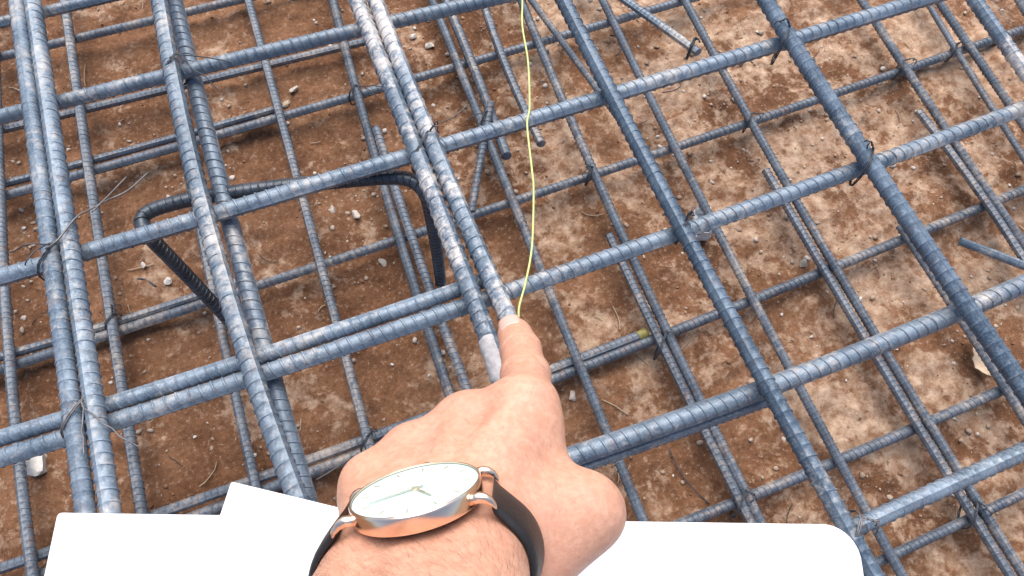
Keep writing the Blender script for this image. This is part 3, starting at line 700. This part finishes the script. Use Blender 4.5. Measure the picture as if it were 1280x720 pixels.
# palm
cone(Wc + [-12, 10, 12], np.array([-40., 88, 250]), 15, 12, 8); cone(Wc + [6, 10, 12], np.array([-8., 76, 256]), 15, 14, 8)
# index finger
cone(I0, I1, 11.0, 10.4, 4); cone(I1, I2, 10.4, 9.5, 2.5); cone(I2, I3, 9.5, 8.7, 2.5)
cone(I1 + [0, -.8, -.6], I1 + [0, -.8, .6], 10.2, 10.2, 3)
# curled fingers
for q0, L, r, dx in ((M0, 1.0, 9.6, 0), (R0, .95, 9.0, -1), (P0, .78, 8.0, -1)):
    q1 = q0 + np.array([dx, 24, 28]) * L
    q2 = q1 + np.array([1, 13, -15]) * L
    q3 = q2 + np.array([1, -6, -17]) * L
    cone(q0, q1, r + 1.2, r, 3.5); cone(q1, q2, r - .2, r - 1.1, 1.5); cone(q2, q3, r - 1.1, r - 1.8, 1.2)
# thumb
cone(T0, T1, 13.5, 12.6, 8); cone(T1, T2, 12.4, 10.2, 3); cone(T2, T3, 10.0, 7.8, 2)
cone(np.array([5., 71, 245]), T1 + [-7, 2, 2], 11.5, 11, 10)
cone(Wc + wv * 16 + av * 14, T1 + [-6, -1, 0], 14, 11.5, 9)
cone(I0 + [-6, -1, 0], M0 + [5, -1, 0], 11, 11.4, 6); cone(M0 + [-5, .5, 0], R0 + [5, -1.5, 0], 11.3, 10.8, 6); cone(R0 + [-5, 1, 0], P0 + [4, -1.5, 0], 10.6, 9.8, 6)
cone(I0 + [3, 10, -6], np.array([14., 77, 250]), 9.5, 9.5, 8)
# faint tendons and knuckle heads
for q_, s_ in ((I0, 6), (M0, 0)):
    cone(Wc + wv * s_ + av * 14 + nv_ * 13.5, q_ + nv_ * 7.8 - av * 3, 2.2, 3.0, 6)
for q_, r_ in ((I0, 9.5), (M0, 9.9)):
    cone(q_ + nv_ * 2.0, q_ + nv_ * 2.0 + av, r_, r_, 5)

def sd_cone(p, a, b, ra, rb):             # distance to a rounded cone
    ba = b - a; l2 = ba @ ba; h = np.clip(((p - a) @ ba) / l2, 0, 1)
    dx = p - a - h[..., None] * ba
    return np.sqrt((dx * dx).sum(-1)) - (ra + (rb - ra) * h)
def sdf(p, use=None):
    d = np.full(p.shape[:-1], 60.0)
    for a, b_, ra, rb, k in (use or prims):
        e_ = sd_cone(p, a, b_, ra, rb)
        h = np.clip(.5 + .5 * (e_ - d) / k, 0, 1)
        d = e_ * (1 - h) + d * h - k * h * (1 - h)
    return d
STEP = 1.15
lo = np.array([-88., 14, 8]); hi = np.array([58., 152, 352])
n3 = ((hi - lo) / STEP).astype(int)
D = np.full(n3, 40.0, np.float32)
for a, b_, ra, rb, k in prims:
    m_ = max(ra, rb) + k + 4
    i0 = np.clip(((np.minimum(a, b_) - m_ - lo) / STEP).astype(int), 0, n3 - 1)
    i1 = np.clip(((np.maximum(a, b_) + m_ - lo) / STEP).astype(int) + 2, 0, n3)
    if (i1 <= i0).any(): continue
    g = np.stack(np.meshgrid(*[lo[i] + STEP * np.arange(i0[i], i1[i]) for i in range(3)], indexing='ij'), -1).astype(np.float32)
    e_ = sd_cone(g, a.astype(np.float32), b_.astype(np.float32), ra, rb)
    sl = tuple(slice(i0[i], i1[i]) for i in range(3))
    d = D[sl]; h = np.clip(.5 + .5 * (e_ - d) / k, 0, 1)
    D[sl] = e_ * (1 - h) + d * h - k * h * (1 - h)
D[:, :, 0] = np.maximum(D[:, :, 0], 1)
def surface_nets(D):
    S = D < 0
    c = [S[x:S.shape[0] - 1 + x, y:S.shape[1] - 1 + y, z:S.shape[2] - 1 + z] for x in (0, 1) for y in (0, 1) for z in (0, 1)]
    cnt = sum(x.astype(np.int8) for x in c)
    cell = np.argwhere((cnt > 0) & (cnt < 8))
    vid = -np.ones(cnt.shape, np.int64); vid[tuple(cell.T)] = np.arange(len(cell))
    acc = np.zeros((len(cell), 3)); num = np.zeros(len(cell))
    cor = [(x, y, z) for x in (0, 1) for y in (0, 1) for z in (0, 1)]
    for i in range(8):
        for j in range(i + 1, 8):
            A, B_ = np.array(cor[i]), np.array(cor[j])
            if np.abs(A - B_).sum() != 1: continue
            da = D[tuple((cell + A).T)]; db = D[tuple((cell + B_).T)]
            m_ = (da < 0) != (db < 0)
            t_ = da[m_] / (da[m_] - db[m_])
            acc[m_] += A + t_[:, None] * (B_ - A); num[m_] += 1
    V = cell + acc / num[:, None]
    Fs = []
    for ax_ in range(3):
        sl0 = [slice(None)] * 3; sl1 = [slice(None)] * 3
        sl0[ax_] = slice(0, -1); sl1[ax_] = slice(1, None)
        s0, s1 = S[tuple(sl0)], S[tuple(sl1)]
        e_ = np.argwhere(s0 != s1)
        o1, o2 = [k for k in range(3) if k != ax_]
        e_ = e_[(e_[:, o1] > 0) & (e_[:, o2] > 0) & (e_[:, o1] < vid.shape[o1]) & (e_[:, o2] < vid.shape[o2])]
        flip = S[tuple(e_.T)]
        def g(a, b):
            q_ = e_.copy(); q_[:, o1] -= a; q_[:, o2] -= b; return vid[tuple(q_.T)]
        qd = np.stack([g(0, 0), g(1, 0), g(1, 1), g(0, 1)], 1)
        if ax_ == 1: flip = ~flip
        qd[~flip] = qd[~flip][:, ::-1]
        Fs.append(qd)
    return V, np.vstack(Fs)[:, ::-1]
HV, HF = surface_nets(D)
HF = HF[(HF >= 0).all(1)]
HV = lo + STEP * HV
# relax the voxel steps a little
nb = np.zeros_like(HV); nc = np.zeros(len(HV))
for i in range(4):
    a, b_ = HF[:, i], HF[:, (i + 1) % 4]
    np.add.at(nb, a, HV[b_]); np.add.at(nb, b_, HV[a]); np.add.at(nc, a, 1); np.add.at(nc, b_, 1)
HV = HV * .5 + .5 * nb / np.maximum(nc, 1)[:, None]
def grad(p, e=.6):
    g_ = np.stack([sdf(p + np.eye(3)[i] * e) - sdf(p - np.eye(3)[i] * e) for i in range(3)], -1)
    return g_ / np.linalg.norm(g_, axis=-1)[..., None]
# creases over the index joints, on the back only
def dorsal(i_ax):
    n = np.array([-.1, -.95, -.3]); n = n - i_ax * (n @ i_ax); return n / np.linalg.norm(n)
near = np.where(HV[:, 2] > 268)[0]
for q_, ax_, offs in ((I1, I2 - I0, (-3.4, -1.2, 1.4, 3.6)), (I2, I3 - I1, (-2.0, .2, 2.2))):
    ax_ = ax_ / np.linalg.norm(ax_); dn = dorsal(ax_)
    rel = HV[near] - q_; t_ = rel @ ax_; dd = (rel @ dn)
    msk = np.clip(dd / 7, 0, 1) * (np.linalg.norm(rel, axis=1) < 14)
    side = rel @ np.cross(ax_, dn)
    for of in offs:
        depth = .7 * np.exp(-((t_ - of - .03 * side ** 2 * np.sign(of)) / .75) ** 2) * msk
        HV[near] -= depth[:, None] * dn
SK = NT('skin')
def skin_mat(n):
    P = n.geo.outputs['Position']
    f = n.noise(60, 4, .6, P)
    c = n.mix(n.ramp(f, [(.3, 0), (.7, 1)]), (.53, .285, .195), (.60, .35, .25))
    c = n.mix(n.ramp(n.noise(340, 4, .6, P), [(.4, .4), (.62, 0)]), c, (.40, .18, .11))
    c = n.mix(n.ramp(n.noise(22, 3, .5, P), [(.45, 0), (.65, .3)]), c, (.52, .23, .16))
    v = n.t.nodes.new('ShaderNodeTexVoronoi'); v.inputs['Scale'].default_value = 900; n.link(P, v.inputs['Vector'])
    n.bump(n.math('ADD', n.math('MULTIPLY', v.outputs['Distance'], .5), n.math('ADD', n.noise(260, 4, .6, P), n.math('MULTIPLY', n.noise(90, 3, .6, P), 1.0))), .15, .0012)
    n.b.inputs['Subsurface Weight'].default_value = .18
    n.b.inputs['Subsurface Radius'].default_value = (.006, .002, .001)
    n.b.inputs['Subsurface Scale'].default_value = .5
    return n.set(Base_Color=c, Roughness=.52, Specular_IOR_Level=.4)
m_skin = skin_mat(SK)
person = empty('person', "person's left forearm and hand, index finger pointing at the end of the string", 'person', tuple(hw(Wc)))
body = mesh_obj('body', hw(HV), HF, m_skin)
adopt(body, person)

def to_surface(p, n, start=12.0):         # walk from outside along -n to the skin
    q_ = p + n * start
    for _ in range(40):
        dd = sdf(q_)
        q_ = q_ - n * np.clip(dd, -3, 3)[..., None] * .8
    return q_
# finger nail
fa = (I3 - I2) / np.linalg.norm(I3 - I2)
fn = np.array([-.38, -.80, -.35]); fn = fn - fa * (fn @ fa); fn /= np.linalg.norm(fn)
fs = np.cross(fa, fn)
gu, gw = np.meshgrid(np.linspace(-1, 1, 13), np.linspace(0, 1, 13))
half = 6.0 * np.sqrt(np.clip(1 - ((gw - .55) / .75) ** 4, .05, 1))
ctr = I3 + fa * (-5.2 + 12.4 * gw)[..., None]
dirn = fn[None, None] * np.cos(gu * .85)[..., None] + fs[None, None] * np.sin(gu * .85)[..., None]
rad_ = 9.2 - .9 * np.clip(gw - .3, 0, 1) - .9 * (np.abs(gu) ** 4)
NV = ctr - fn * .2 + dirn * rad_[..., None]
idx = np.arange(169).reshape(13, 13)
f = np.stack([idx[:-1, :-1], idx[:-1, 1:], idx[1:, 1:], idx[1:, :-1]], -1).reshape(-1, 4)
NL = NT('nail')
m_nail = NL.set(Base_Color=NL.mix(NL.noise(200, 3, .5), (.60, .37, .31), (.67, .45, .385)), Roughness=.3, Specular_IOR_Level=.5)
nail = adopt(mesh_obj('fingernail', hw(NV), f, m_nail), person)
md = nail.modifiers.new('thickness', 'SOLIDIFY'); md.thickness = .0006
# hairs of the forearm and the back of the hand
HAIR = simple('dark_brown_hair', (.05, .028, .018), .5)
Vh, Fh = [], []
sel = np.where(((HV[:, 2] < 200) & (HV[:, 2] > 120)) | ((HV[:, 2] > 222) & (HV[:, 2] < 258)))[0]
gn = grad(HV[sel])
pick = rng.permutation(len(sel))
cnt = 0
for i in pick:
    p = HV[sel[i]]; n = gn[i]
    if n[1] > .35: continue
    if p[2] > 222 and rng.random() > .08: continue
    cnt += 1
    if cnt > 2200: break
    tdir = (wv * -.55 + av * .5 + rng.normal(0, .2, 3)); tdir = tdir - n * (tdir @ n); tdir /= np.linalg.norm(tdir)
    Lh = rng.uniform(3, 6.5); rr = rng.uniform(.018, .032)
    sv = np.cross(n, tdir)
    base = len(Vh)
    for k_, (tt, zz) in enumerate(((0, -.2), (.35, .8), (.7, 1.0), (1, .7))):
        c_ = p + tdir * Lh * tt + n * zz + sv * (tt ** 2) * rng.normal(0, .6)
        w_ = rr * (1 - .75 * tt)
        for th in (0, 2.094, 4.189):
            Vh.append(c_ + (sv * math.cos(th) + n * math.sin(th)) * w_)
    for k_ in range(3):
        for j in range(3):
            Fh.append((base + k_ * 3 + j, base + k_ * 3 + (j + 1) % 3, base + k_ * 3 + 3 + (j + 1) % 3, base + k_ * 3 + 3 + j))
hair = adopt(mesh_obj('arm_hair', hw(np.array(Vh)), Fh, HAIR), person)
hair['kind'] = 'stuff'

# ------------------------------------------------------------------ wristwatch
GOLD = NT('rose_gold')
m_gold = GOLD.set(Base_Color=GOLD.mix(GOLD.noise(90, 3, .5), (.86, .64, .48), (.92, .72, .56)), Roughness=.22, Metallic=1.0)
DIAL = NT('white_dial'); m_dial = DIAL.set(Base_Color=DIAL.mix(DIAL.noise(300, 2, .5), (.50, .65, .655), (.55, .69, .695)), Roughness=.45)
LEA = NT('black_leather')
LEA.bump(LEA.noise(900, 4, .6), .4, .0008)
m_lea = LEA.set(Base_Color=LEA.mix(LEA.noise(200, 4, .6), (.006, .006, .007), (.016, .016, .018)), Roughness=.45)
GL = NT('watch_crystal')
tn = GL.t.nodes
tr = tn.new('ShaderNodeBsdfTransparent'); gs = tn.new('ShaderNodeBsdfGlossy'); gs.inputs['Roughness'].default_value = .03
fr = tn.new('ShaderNodeFresnel'); fr.inputs['IOR'].default_value = 1.1
mx = tn.new('ShaderNodeMixShader')
gt = GL.mix(GL.noise(50, 2, .5), (.96, 1, 1), (.98, 1, 1)); GL.link(gt, tr.inputs['Color'])
GL.link(fr.outputs[0], mx.inputs[0]); GL.link(tr.outputs[0], mx.inputs[1]); GL.link(gs.outputs[0], mx.inputs[2])
GL.link(mx.outputs[0], tn['Material Output'].inputs['Surface'])
m_gl = GL.m
WW = hand_pt(519, 609, 208)               # centre of the dial
# local watch axes: wx along the strap (to the thumb side), wy towards the hand, wn out of the dial
wn = nv_; wx = wv - wn * (wv @ wn); wx /= np.linalg.norm(wx); wy = np.cross(wn, wx)
if wy @ av < 0: wy = -wy
watch = empty('wristwatch', 'rose-gold wristwatch with white dial and black strap on the wrist', 'watch', tuple(hw(WW)))
def wloc(x, y, z): return WW + wx * x + wy * y + wn * z
def lathe(name, prof, mat, seg=64, parent=None, cap=True):
    V = []
    for r_, z_ in prof:
        for k in range(seg):
            a = 2 * math.pi * k / seg; V.append(wloc(r_ * math.cos(a), r_ * math.sin(a), z_))
    Fc = []
    sgn = 1
    for i in range(len(prof) - 1):
        for k in range(seg):
            Fc.append((i * seg + k, i * seg + (k + 1) % seg, (i + 1) * seg + (k + 1) % seg, (i + 1) * seg + k))
    if cap:
        Fc.append(tuple(range(seg))[::-1]); Fc.append(tuple((len(prof) - 1) * seg + k for k in range(seg)))
    o = mesh_obj(name, hw(np.array(V)), Fc, mat)
    o.data.set_sharp_from_angle(angle=math.radians(32))
    if parent: adopt(o, parent)
    return o
case = lathe('case', [(17, -6.0), (19.4, -5.9), (20.2, -5.6), (20.45, -5.0), (20.5, -1.0), (20.35, -.35), (20.05, -.05), (19.75, 0), (19.6, -.15), (19.6, -.9)], m_gold, 72, watch, False)
md = case.modifiers.new('thickness', 'SOLIDIFY'); md.thickness = .0004
for p_ in case.data.polygons: p_.use_smooth = True
dial = lathe('dial', [(19.55, -1.0), (19.55, -.75)], m_dial, 72, watch)
crystal = lathe('crystal', [(19.55, -.05), (19.3, .15), (14, .38), (8, .45), (.05, .48)], m_gl, 72, watch, False)
if Vector(R @ wn).dot(sum((p_.normal for p_ in crystal.data.polygons), Vector())) < 0: crystal.data.flip_normals()
def wbox(name, pts, z0, z1, mat, own):
    n = len(pts)
    V = [wloc(x, y, z0) for x, y in pts] + [wloc(x, y, z1) for x, y in pts]
    Fc = [tuple(range(n))[::-1], tuple(range(n, 2 * n))] + [(i, (i + 1) % n, n + (i + 1) % n, n + i) for i in range(n)]
    return adopt_sub(mesh_obj(name, hw(np.array(V)), Fc, mat, smooth=False), own)
def bar2(a, L0, L1, w0, w1):
    ca, sa = math.cos(a), math.sin(a)
    return [(ca * L0 - sa * w0, sa * L0 + ca * w0), (ca * L0 + sa * w0, sa * L0 - ca * w0), (ca * L1 + sa * w1, sa * L1 - ca * w1), (ca * L1 - sa * w1, sa * L1 + ca * w1)]
for k in range(12):
    wbox('hour_marker', bar2(k * math.pi / 6, 14.6, 17.0, .18, .18), -.73, -.45, m_gold, dial)
wbox('hour_hand', bar2(math.radians(-52), -2, 9.5, .55, .3), -.45, -.32, m_gold, dial)
wbox('minute_hand', bar2(math.radians(-157), -2.5, 14.5, .45, .22), -.28, -.16, m_gold, dial)
wbox('centre_pin', [(1.1 * math.cos(a), 1.1 * math.sin(a)) for a in np.linspace(0, 2 * math.pi, 12, endpoint=False)], -.72, -.05, m_gold, dial)
# crown on the hand side
V = []; Fc = []
for i, (yy, rr) in enumerate(((20.2, 1.4), (20.8, 2.3), (23.4, 2.3), (23.9, 1.8))):
    for k in range(20):
        a = k * math.pi / 10; V.append(wloc(rr * math.cos(a), yy, -3 + rr * math.sin(a)))
for i in range(3):
    for k in range(20): Fc.append((i * 20 + k, i * 20 + (k + 1) % 20, i * 20 + 20 + (k + 1) % 20, i * 20 + 20 + k))
Fc.append(tuple(range(60, 80)))
adopt_sub(mesh_obj('crown', hw(np.array(V)), Fc, m_gold), case)
# four lugs that bend down towards the strap
for sx in (-1, 1):
    for sy in (-1, 1):
        pts_ = [(17.0, 10.2, -2.9, 2.1), (20.0, 10.3, -2.6, 2.1), (22.0, 10.4, -3.2, 1.9), (23.6, 10.5, -4.5, 1.6), (24.4, 10.5, -5.9, 1.1), (24.6, 10.5, -6.6, .5)]
        V, Fc = [], []
        for x, y, z, r_ in pts_:
            for k in range(12):
                a = k * math.pi / 6; V.append(wloc(sx * (x + r_ * .2 * math.sin(a)), sy * (y + r_ * .72 * math.cos(a)), z + r_ * .85 * math.sin(a)))
        for i in range(len(pts_) - 1):
            for k in range(12): Fc.append((i * 12 + k, i * 12 + (k + 1) % 12, i * 12 + 12 + (k + 1) % 12, i * 12 + 12 + k))
        Fc.append(tuple(range(12))[::-1]); Fc.append(tuple(range((len(pts_) - 1) * 12, len(pts_) * 12)))
        adopt_sub(mesh_obj('lug', hw(np.array(V)), Fc, m_gold), case)
# strap that follows the wrist
Cc = WW - wn * 27
def strap(a_from, a_to, x_end, name):
    na, nw2 = 40, 9
    rows = []
    for i in range(na):
        tt = i / (na - 1); a = a_from + (a_to - a_from) * tt
        dirv = wn * math.cos(a) + wx * math.sin(a)
        halfw = 9.4 - 1.6 * tt
        row = []
        for j in range(nw2):
            yy = (j / (nw2 - 1) - .5) * 2 * halfw
            base = Cc + wy * yy
            row.append((base, dirv))
        rows.append(row)
    base = np.array([[b for b, _ in r_] for r_ in rows]); dr = np.array([[d for _, d in r_] for r_ in rows])
    # march from outside to the skin
    q_ = base + dr * 60
    for _ in range(60):
        q_ = q_ - dr * (np.clip(sdf(q_, prims[:4]), -2, 6)[..., None] * .7)
    rad_ = ((q_ - base) * dr).sum(-1)
    rad_ = np.maximum(rad_, rad_.mean(1, keepdims=True) - .5)
    for _ in range(3): rad_[1:-1] = (rad_[:-2] + rad_[1:-1] * 2 + rad_[2:]) / 4
    rad_ = np.repeat(rad_.max(1, keepdims=True), nw2, 1) * .6 + rad_ * .4
    if a_to > 0: rad_ = rad_ + np.clip(np.linspace(0, 2.2, na), 0, 1)[:, None] * 4.5 * np.linspace(0, 1, nw2)[None]
    prof = 1 - np.abs(np.linspace(-1, 1, nw2))[None] ** 6
    outer = base + dr * (rad_ + 1.5 + 1.1 * prof)[..., None]; inner = base + dr * (rad_ + .2)[..., None]
    # the first rows rise to the spring bar between the lugs
    tgt = np.array([wloc(x_end, (j / (nw2 - 1) - .5) * 18.8, -5.2) for j in range(nw2)])
    for i in range(6):
        k = (1 - i / 6) ** 1.5
        outer[i] = outer[i] * (1 - k) + (tgt + wn * 1.4) * k; inner[i] = inner[i] * (1 - k) + (tgt - wn * 1.4) * k
    V = np.vstack([outer.reshape(-1, 3), inner.reshape(-1, 3)])
    n0 = na * nw2; Fc = []
    for i in range(na - 1):
        for j in range(nw2 - 1):
            a = i * nw2 + j
            Fc.append((a, a + 1, a + nw2 + 1, a + nw2)); Fc.append((n0 + a, n0 + a + nw2, n0 + a + nw2 + 1, n0 + a + 1))
        for j in (0, nw2 - 1):
            a = i * nw2 + j; Fc.append((a, a + nw2, n0 + a + nw2, n0 + a))
    for i in (0, na - 1):
        for j in range(nw2 - 1):
            a = i * nw2 + j; Fc.append((a, a + 1, n0 + a + 1, n0 + a))
    return adopt(mesh_obj(name, hw(V), Fc, m_lea), watch)
strap(.82, 3.1, 23.6, 'strap')
strap(-.82, -3.1, -23.6, 'strap')
